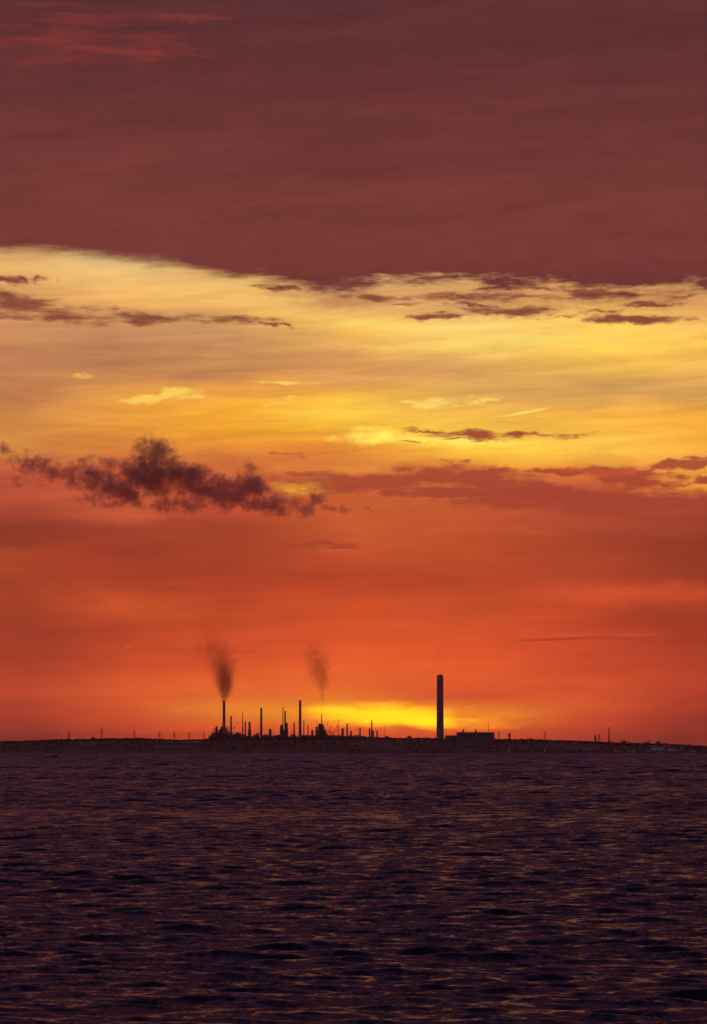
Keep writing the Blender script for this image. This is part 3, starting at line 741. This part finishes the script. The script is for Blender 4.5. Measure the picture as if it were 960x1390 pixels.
# ------------------------------------------------------------------ pylons and cables
def pylon(px, top, label, D, arms=3, w=3.6):
    x, y, zg, h = place(px, top, D)
    e = empty('electricity_pylon', (x, y, zg), label, 'pylon', 'pylons on the far ridge')
    b = MB(); r = pw(w, D)/2*.55; n = 9; pts = []
    for k in range(n+1):
        q = k/n; rr = r*(1-q)**1.2 + .5 if q < .95 else .15
        pts.append([(rr*sx, rr*sy, h*q) for sx, sy in ((1, 1), (-1, 1), (-1, -1), (1, -1))])
    for k in range(n):
        for i in range(4):
            b.bar(pts[k][i], pts[k+1][i], .26, 4); b.bar(pts[k][i], pts[k+1][(i+1) % 4], .16, 4); b.bar(pts[k][(i+1) % 4], pts[k+1][i], .16, 4)
    b.build('tower_frame', STEEL, e)
    att = []
    for j in range(arms):
        z = h*(.92-.16*j); L = pw(w, D)/2*(.62 if j != 1 else .9)
        a = MB()
        for s_ in (-1, 1):
            a.bar((0, .6, z), (s_*L, 0, z+.4), .2, 4); a.bar((0, -.6, z), (s_*L, 0, z+.4), .2, 4); a.bar((0, 0, z+2), (s_*L, 0, z+.4), .16, 4)
        arm = a.build('crossarm', STEEL, e)
        i_ = MB()
        for s_ in (-1, 1): i_.lathe([(.2, z-2.4), (.32, z-1.8), (.2, z-1.2), (.32, z-.6), (.1, z+.3)], x=s_*L, y=0, n=8)
        i_.build('insulator', CONC, arm)
        for s_ in (-1, 1): att.append((x+s_*L, y, zg+z-2.4))
    return att
specs = [(-40, 994.5, 6250, 'unseen'), (93.7, 992, 6150, 'pylon at the far left, first one of the line along the woods'), (138, 986.8, 5990, 'tallest and darkest pylon, above the left woods'),
         (182.2, 992, 6150, 'pylon next right of the tallest pylon'), (216.6, 993, 6280, 'pylon halfway between the tallest pylon and the refinery'),
         (236.6, 993, 6400, 'pylon close right of the halfway pylon, over the left woods'), (256.8, 993, 6450, 'pylon second before the refinery mound'), (277, 993, 6520, 'pylon nearest to the left foot of the refinery mound')]
AT = [pylon(px, tp, lb, D) for (px, tp, D, lb) in specs[1:]]
for w_ in range(6):
    b = MB()
    L0 = (at(-60, 994, 6300)[0], 6300, AT[0][w_][2]-2)
    pts = [L0] + [a[w_] for a in AT]
    for p, q in zip(pts[:-1], pts[1:]):
        p, q = Vector(p), Vector(q); sag = (q-p).length*.022; pr = None
        for k in range(13):
            s_ = k/12; c = p.lerp(q, s_); c.z -= sag*4*s_*(1-s_)
            if pr is not None: b.bar(pr, c, .10, 4)
            pr = c
    o = b.build('power_cable', DSTEEL)
    tag(o, 'thin sagging power cable strung between the pylons over the left woods', 'cable', 'cables between the left pylons')
pylon(739.8, 992.6, 'single pylon with wide arms on the right ridge', 6050, 2, 5.0)
pylon(677.3, 992.4, 'small pylon between the power station hall and the water tower', 6200, 3, 3.2)
pylon(881.5, 1004.8, 'low stubby pylon near the right end of the ridge', 6150, 2, 3.0)

# ------------------------------------------------------------------ shore buildings and lamps
def house(px, py0, w, py1, label, D, wall=PALE, depth=14, roofh=.35, cat='building', nwin=4, name='shore_building'):
    x, y, zt = at(px, py1, D); zb = g(x, y); W = pw(w, D); H = max(3.0, zt-zb); hw = H*(1-roofh)
    e = empty(name, (x, y, zb), label, cat, 'buildings along the far shore')
    MB().box(-W/2, W/2, 0, depth, -2, hw).build('wall', wall, e)
    v = [(-W/2-.4, -.5, hw), (W/2+.4, -.5, hw), (W/2+.4, depth+.5, hw), (-W/2-.4, depth+.5, hw), (-W/2-.4, depth/2, H), (W/2+.4, depth/2, H)]
    MB().add(v, [(0, 1, 5, 4), (2, 3, 4, 5), (1, 2, 5), (3, 0, 4), (0, 3, 2, 1)]).build('roof', ROOFM if wall is PALE else wall, e)
    for k in range(nwin):
        xx = -W/2 + W*(k+.5)/nwin; ww = W/nwin*.3
        f = MB().box(xx-ww, xx+ww, -.1, .2, hw*.35, hw*.75).build('window', PALE, e)
        MB().box(xx-ww*.85, xx+ww*.85, -.16, .05, hw*.4, hw*.7).build('pane', GLASS, f)
    MB().box(-W/2+1, -W/2+2.2, -.15, .2, 0, hw*.5).build('door', ROOFM, e)
house(893, 1022, 17, 1014.8, 'wide pale blue grey boat shed by the water near the right end', 5400, BLUEC, 24, nwin=6)
house(911, 1022, 9, 1017, 'smaller pale shed against the right side of the wide boat shed', 5410, BLUEC, 16, nwin=3)
house(879, 1022, 7, 1018.4, 'low grey shed left of the wide boat shed', 5395, CLAD, 12, nwin=3)
house(713, 1013, 14, 1011.6, 'long pale low building on the slope below the right pylon', 5560, PALE, 14)
house(126, 1015, 7, 1012.6, 'small pale house on the wooded slope below the tallest pylon', 5620, PALE, 10, nwin=3)
house(860, 1021, 6, 1017.5, 'small pale house by the row of shore lamps', 5420, PALE, 10, nwin=2)
house(640, 1015, 18, 1010.5, 'long grey shed at the foot of the power station hall', 5600, CLAD, 20, nwin=6)
house(668, 1016, 9, 1012.5, 'small grey shed below the right end of the power station hall', 5560, CLAD, 14, nwin=3)
house(560, 1017, 9, 1014.5, 'low pale building in the trees left of the great chimney foot', 5520, CLAD, 12, nwin=3)
house(878, 1009, 5, 1007.2, 'tiny boxy house on the ridge left of the low pylon', 5965, PALE, 10, nwin=2)
house(797, 1019, 10, 1016.5, 'grey low shed at the waterside left of the row of lamps', 5430, CLAD, 14, nwin=3)
def lamp(px, py, label, D=5380):
    x, y, zt = at(px, py, D); zb = g(x, y)
    h_ = max(4.5, zt-zb)
    e = empty('shore_lamp', (x, y, zb), label, 'lamp post', 'lit lamps along the far shore')
    MB().bar((0, 0, -1), (0, 0, h_), .14, 6, .08).bar((0, 0, h_), (0, -1.2, h_+.2), .06, 5).build('pole', STEEL, e)
    MB().lathe([(.15, h_-.5), (.8, h_-.4), (.9, h_), (.5, h_+.3), (.1, h_+.4)], x=0, y=-1.2, n=10).build('lamp_head', LAMP, e)
for (px, py, lb) in ((619, 1018.6, 'lit lamp on the shore just right of the great chimney foot'), (690.3, 1018.8, 'lit lamp on the shore below the water tower'),
                     (739.6, 1018.7, 'lit lamp on the shore below the right ridge pylon'), (834.6, 1019.2, 'lit lamp, first of the row on the right shore'),
                     (838.7, 1019.6, 'lit lamp, second of the row on the right shore'), (843.5, 1019.3, 'lit lamp, third of the row on the right shore'),
                     (853.5, 1019.4, 'lit lamp, fourth of the row on the right shore after the gap'), (860.5, 1019.2, 'lit lamp, last of the row on the right shore'),
                     (545.5, 1018.8, 'dim lit lamp on the shore left of the great chimney'), (941, 1020.5, 'lit lamp alone at the right end of the shore')):
    lamp(px, py, lb)
def buoy(px, py_top, py_bot, label, m):
    D = CH*F/(py_bot-HY); x, y, _ = at(px, HY, D); h_ = (py_bot-py_top)/F*D
    e = empty('channel_buoy', (x, y, -.3), label, 'buoy', 'channel buoys on the water')
    r = h_*.26
    MB().lathe([(r*.8, -.4), (r, .1), (r, h_*.28), (r*.7, h_*.34)], n=16).build('float', m, e)
    b = MB()
    for k in range(4):
        a = k*PI/2+.5; b.bar((r*.62*math.cos(a), r*.62*math.sin(a), h_*.3), (r*.15*math.cos(a), r*.15*math.sin(a), h_*.8), .09, 5)
    for z, q in ((.45, .48), (.62, .33)): b.lathe([(r*q, h_*z), (r*q+.1, h_*z), (r*q+.1, h_*z+.12), (r*q, h_*z+.12)], n=10)
    b.build('cage', m, e)
    MB().lathe([(.1, h_*.8), (r*.34, h_*.8), (r*.34, h_*.95), (.05, h_+.3)], n=12).build('topmark', m, e)
buoy(427.6, 1018.4, 1024.2, 'upright dark channel buoy on the water below the cracking plant', REDP)
buoy(483.8, 1022.3, 1025.4, 'low dark channel buoy on the water right of the upright one', GREENP)

# ------------------------------------------------------------------ smoke, steam and a real cloud: shaped volumes
STEP = 0.12
def volume_mat(name, blobs, D, dens, colour, nscale, aniso=0.3, squash=1.0, lo=.1, hi=.6, namp=1.2, warp=0.5, detail=5, fine=0, step=STEP):
    m = bpy.data.materials.new(name); m.use_nodes = True
    t = NT(m.node_tree); t.n.clear()
    out = t.new('ShaderNodeOutputMaterial'); pv = t.new('ShaderNodeVolumePrincipled')
    t.l.new(pv.outputs[0], out.inputs['Volume'])
    tc = t.new('ShaderNodeTexCoord'); p = tc.outputs['Object']
    wn = t.noise(p, nscale*.6, 3, .5, color=True)
    wv = t.vm('MULTIPLY', t.vm('SUBTRACT', wn, (.5, .5, .5)), (warp/nscale,)*3)
    pw_ = t.vm('ADD', p, wv)
    acc = None
    for (x, z, a, b, rot, wgt, yy, c) in blobs:
        n = t.new('ShaderNodeMapping', vector_type='TEXTURE')
        t.put(n.inputs[0], pw_)
        n.inputs[1].default_value = (x, yy, z); n.inputs[2].default_value = (0, R(rot), 0); n.inputs[3].default_value = (a, c, b)
        gr = t.new('ShaderNodeTexGradient', gradient_type='SPHERICAL'); t.l.new(n.outputs[0], gr.inputs[0])
        q = gr.outputs['Fac']
        if wgt != 1: q = t.m('MULTIPLY', q, wgt)
        acc = q if acc is None else t.m('MAXIMUM', acc, q)
    ns = t.noise(t.scl(p, 1, 1, squash), nscale, detail, .62, .3)
    if fine:
        n2 = t.noise(t.scl(p, 1, 1, 1, (50, 20, 9)), nscale*3.6, 4, .65)
        ns = t.m('ADD', ns, t.m('MULTIPLY', t.m('SUBTRACT', n2, .5), fine))
    e = t.m('ADD', acc, t.m('MULTIPLY', t.m('SUBTRACT', ns, .5), namp*2.2))
    e = t.m('MULTIPLY', t.mr(e, lo, hi), t.mr(acc, 0.0, .15))
    t.l.new(t.m('MULTIPLY', e, dens), pv.inputs['Density'])
    pv.inputs['Color'].default_value = (*colour, 1)
    pv.inputs['Anisotropy'].default_value = aniso
    try: m.cycles.volume_step_rate = step
    except Exception as ex: print('step', ex)
    return m
def volume_thing(name, px0, py0, D, blobs_px, dens, colour, nscale_px, label, cat, group=None, grow=1.0, voxel_px=2.0, depthk=.8, **kw):
    x0, y0, z0 = at(px0, py0, D); s = D/F
    bl = []
    m = MB()
    for (px, py, a, b, *r) in blobs_px:
        rot = r[0] if r else 0; wgt = r[1] if len(r) > 1 else 1.0; yo = (r[2] if len(r) > 2 else 0)*s
        X, Zz, A, B = (px-px0)*s, (py0-py)*s, a*s, b*s; Cc = min(A, B)*depthk if depthk < 1 else (A+B)/2*(depthk-1)
        Cc = max(Cc, min(A, B))
        bl.append((X, Zz, A, B, rot, wgt, yo, Cc))
        # hull: the same ellipsoids as a closed skin
        vs = []; fs = []; nu, nv = 14, 9; cr, sr = math.cos(R(rot)), math.sin(R(rot))
        for j in range(nv+1):
            ph = PI*j/nv
            for i in range(nu):
                th_ = 2*PI*i/nu
                lx, ly, lz = A*grow*math.sin(ph)*math.cos(th_), Cc*grow*math.sin(ph)*math.sin(th_), B*grow*math.cos(ph)
                vs.append((X + cr*lx + sr*lz, yo+ly, Zz - sr*lx + cr*lz))
        for j in range(nv):
            for i in range(nu):
                k = (i+1) % nu
                if j == 0: fs.append((j*nu, nu+i, nu+k) if False else (i, nu+i, nu+k))
                else: fs.append((j*nu+i, (j+1)*nu+i, (j+1)*nu+k, j*nu+k))
        m.add(vs, fs)
    mt = volume_mat(name, bl, D, dens, colour, 1/(nscale_px*s), **kw)
    o = m.build(name, mt, None, (x0, y0, z0))
    md = o.modifiers.new('skin', 'REMESH'); md.mode = 'VOXEL'; md.voxel_size = voxel_px*s
    tag(o, label, cat, group)
    return o

SMOKE = (0.38, 0.08, 0.08)
def chain(pts, n):      # (px, py, radius, weight) way points -> overlapping puffs
    out = []
    for i in range(n):
        q = i/(n-1)*(len(pts)-1); k = min(int(q), len(pts)-2); f = q-k
        a, b = pts[k], pts[k+1]; v = [a[j]*(1-f)+b[j]*f for j in range(4)]
        out.append((v[0], v[1], v[2], v[2]*1.15+3, 0, v[3]))
    return out
volume_thing('smoke_plume', 304.5, 949.5, RD,
    chain([(304.3,951,4,2.0),(304.8,941,10,2.0),(305.5,930,16,1.7),(305,918,22,1.2),(302,904,29,.72),(297,891,36,.52),(289,879,42,.40)], 13),
    0.044, SMOKE, 8, 'dark smoke plume widening upward from the tall stack at the left of the refinery', 'smoke', 'smoke plumes above the stacks', lo=.12, hi=1.3, namp=.5, fine=.3)
volume_thing('smoke_plume', 437, 967, RD,
    chain([(437,969,2.4,2.2),(437,950,3.8,1.9),(438,935,8,1.5),(437,922,16,1.3),(433,908,24,1.05),(427,892,28,.65)], 11),
    0.017, SMOKE, 6, 'thin pale plume climbing from the spire stack of the cracking plant', 'smoke', 'smoke plumes above the stacks', lo=.15, hi=1.1, namp=1.0, fine=.5, voxel_px=1)
volume_thing('smoke_plume', 599, 914, 5900,
    chain([(599,914,5,.6),(600,898,13,.6),(601,876,17,.45)], 5),
    0.010, SMOKE, 8, 'barely visible smoke haze above the great power station chimney', 'smoke', 'smoke plumes above the stacks', lo=.1, hi=1.0, namp=.5)
volume_thing('steam_cloud', 307, 990, 6620,
    [(307,991,7,8,0,1.0),(312,995,8,6,0,.9),(303,986,5,5,0,.8),(318,988,4,5,20,.6),(322,982,3,4,20,.7)],
    0.06, (.55,.42,.40), 3.5, 'brownish steam clinging round the foot of the smoking stack', 'steam', lo=.15, hi=.6, namp=1.1, voxel_px=1.0)
volume_thing('steam_cloud', 449, 992, RD,
    [(447,993,5,4,0,.9),(452,995,5,3.4,-25,1.1),(456,992,2.5,3,-30,1.0),(449,987,4,4,0,.6),(454,977.5,2.6,2.2,-20,.8),(458,986,2.6,4,0,.8),(445,984,3,3,0,.5)],
    0.10, (.2,.12,.12), 2.5, 'dark drifting puffs of steam right of the big cracking plant', 'steam', lo=.2, hi=.6, namp=1.2, voxel_px=.8)

CLOUDS = True
if CLOUDS:
    volume_thing('cumulus_cloud', 230, 650, 20000,
        [(208,600,24,17,0,1.2),(190,606,20,10,0,1.0),(215,622,50,32,20,1.35),(252,648,70,32,20,1.4),(205,645,64,40,0,1.3),(300,668,92,28,10,1.35),(365,684,80,21,4,1.3),(338,658,32,30,0,1.2),(346,638,22,19,0,1.1),
         (408,690,40,16,0,1.0),(432,680,24,17,-10,.9),(455,690,36,11,0,.9),(30,655,50,10,0,.6),(40,628,36,20,20,1.0),(78,641,48,19,10,1.0),(112,648,44,20,0,1.1),(130,650,66,25,14,1.15),(150,628,44,17,0,1.05),(95,636,48,18,10,1.0),(135,678,46,18,0,1.05),(165,664,56,32,0,1.2),
         (50,636,54,15,12,.95),(18,620,36,19,25,.95),(270,682,80,21,0,1.1),(235,690,70,14,5,.8)],
        0.013, (0.82, 0.46, 0.46), 22, 'ragged dark purple cumulus cloud above the left half of the refinery sky', 'cloud', None, voxel_px=5, lo=.24, hi=1.0, namp=1.45, warp=1.1, detail=7, fine=.6, step=.06)

# ------------------------------------------------------------------ air
HAZE = True
if HAZE:
    m = bpy.data.materials.new('air'); m.use_nodes = True
    t = NT(m.node_tree); t.n.clear()
    out = t.new('ShaderNodeOutputMaterial'); pv = t.new('ShaderNodeVolumePrincipled')
    pv.inputs['Color'].default_value = (0.95, 0.62, 0.84, 1); pv.inputs['Density'].default_value = 1.7e-5; pv.inputs['Anisotropy'].default_value = 0.6
    t.l.new(pv.outputs[0], out.inputs['Volume'])
    o = MB().box(-19600, 19600, -19600, 19600, -60, 440).build('haze', m)
    tag(o, 'thin reddish evening haze over the water and the far shore', 'haze', None, 'stuff')
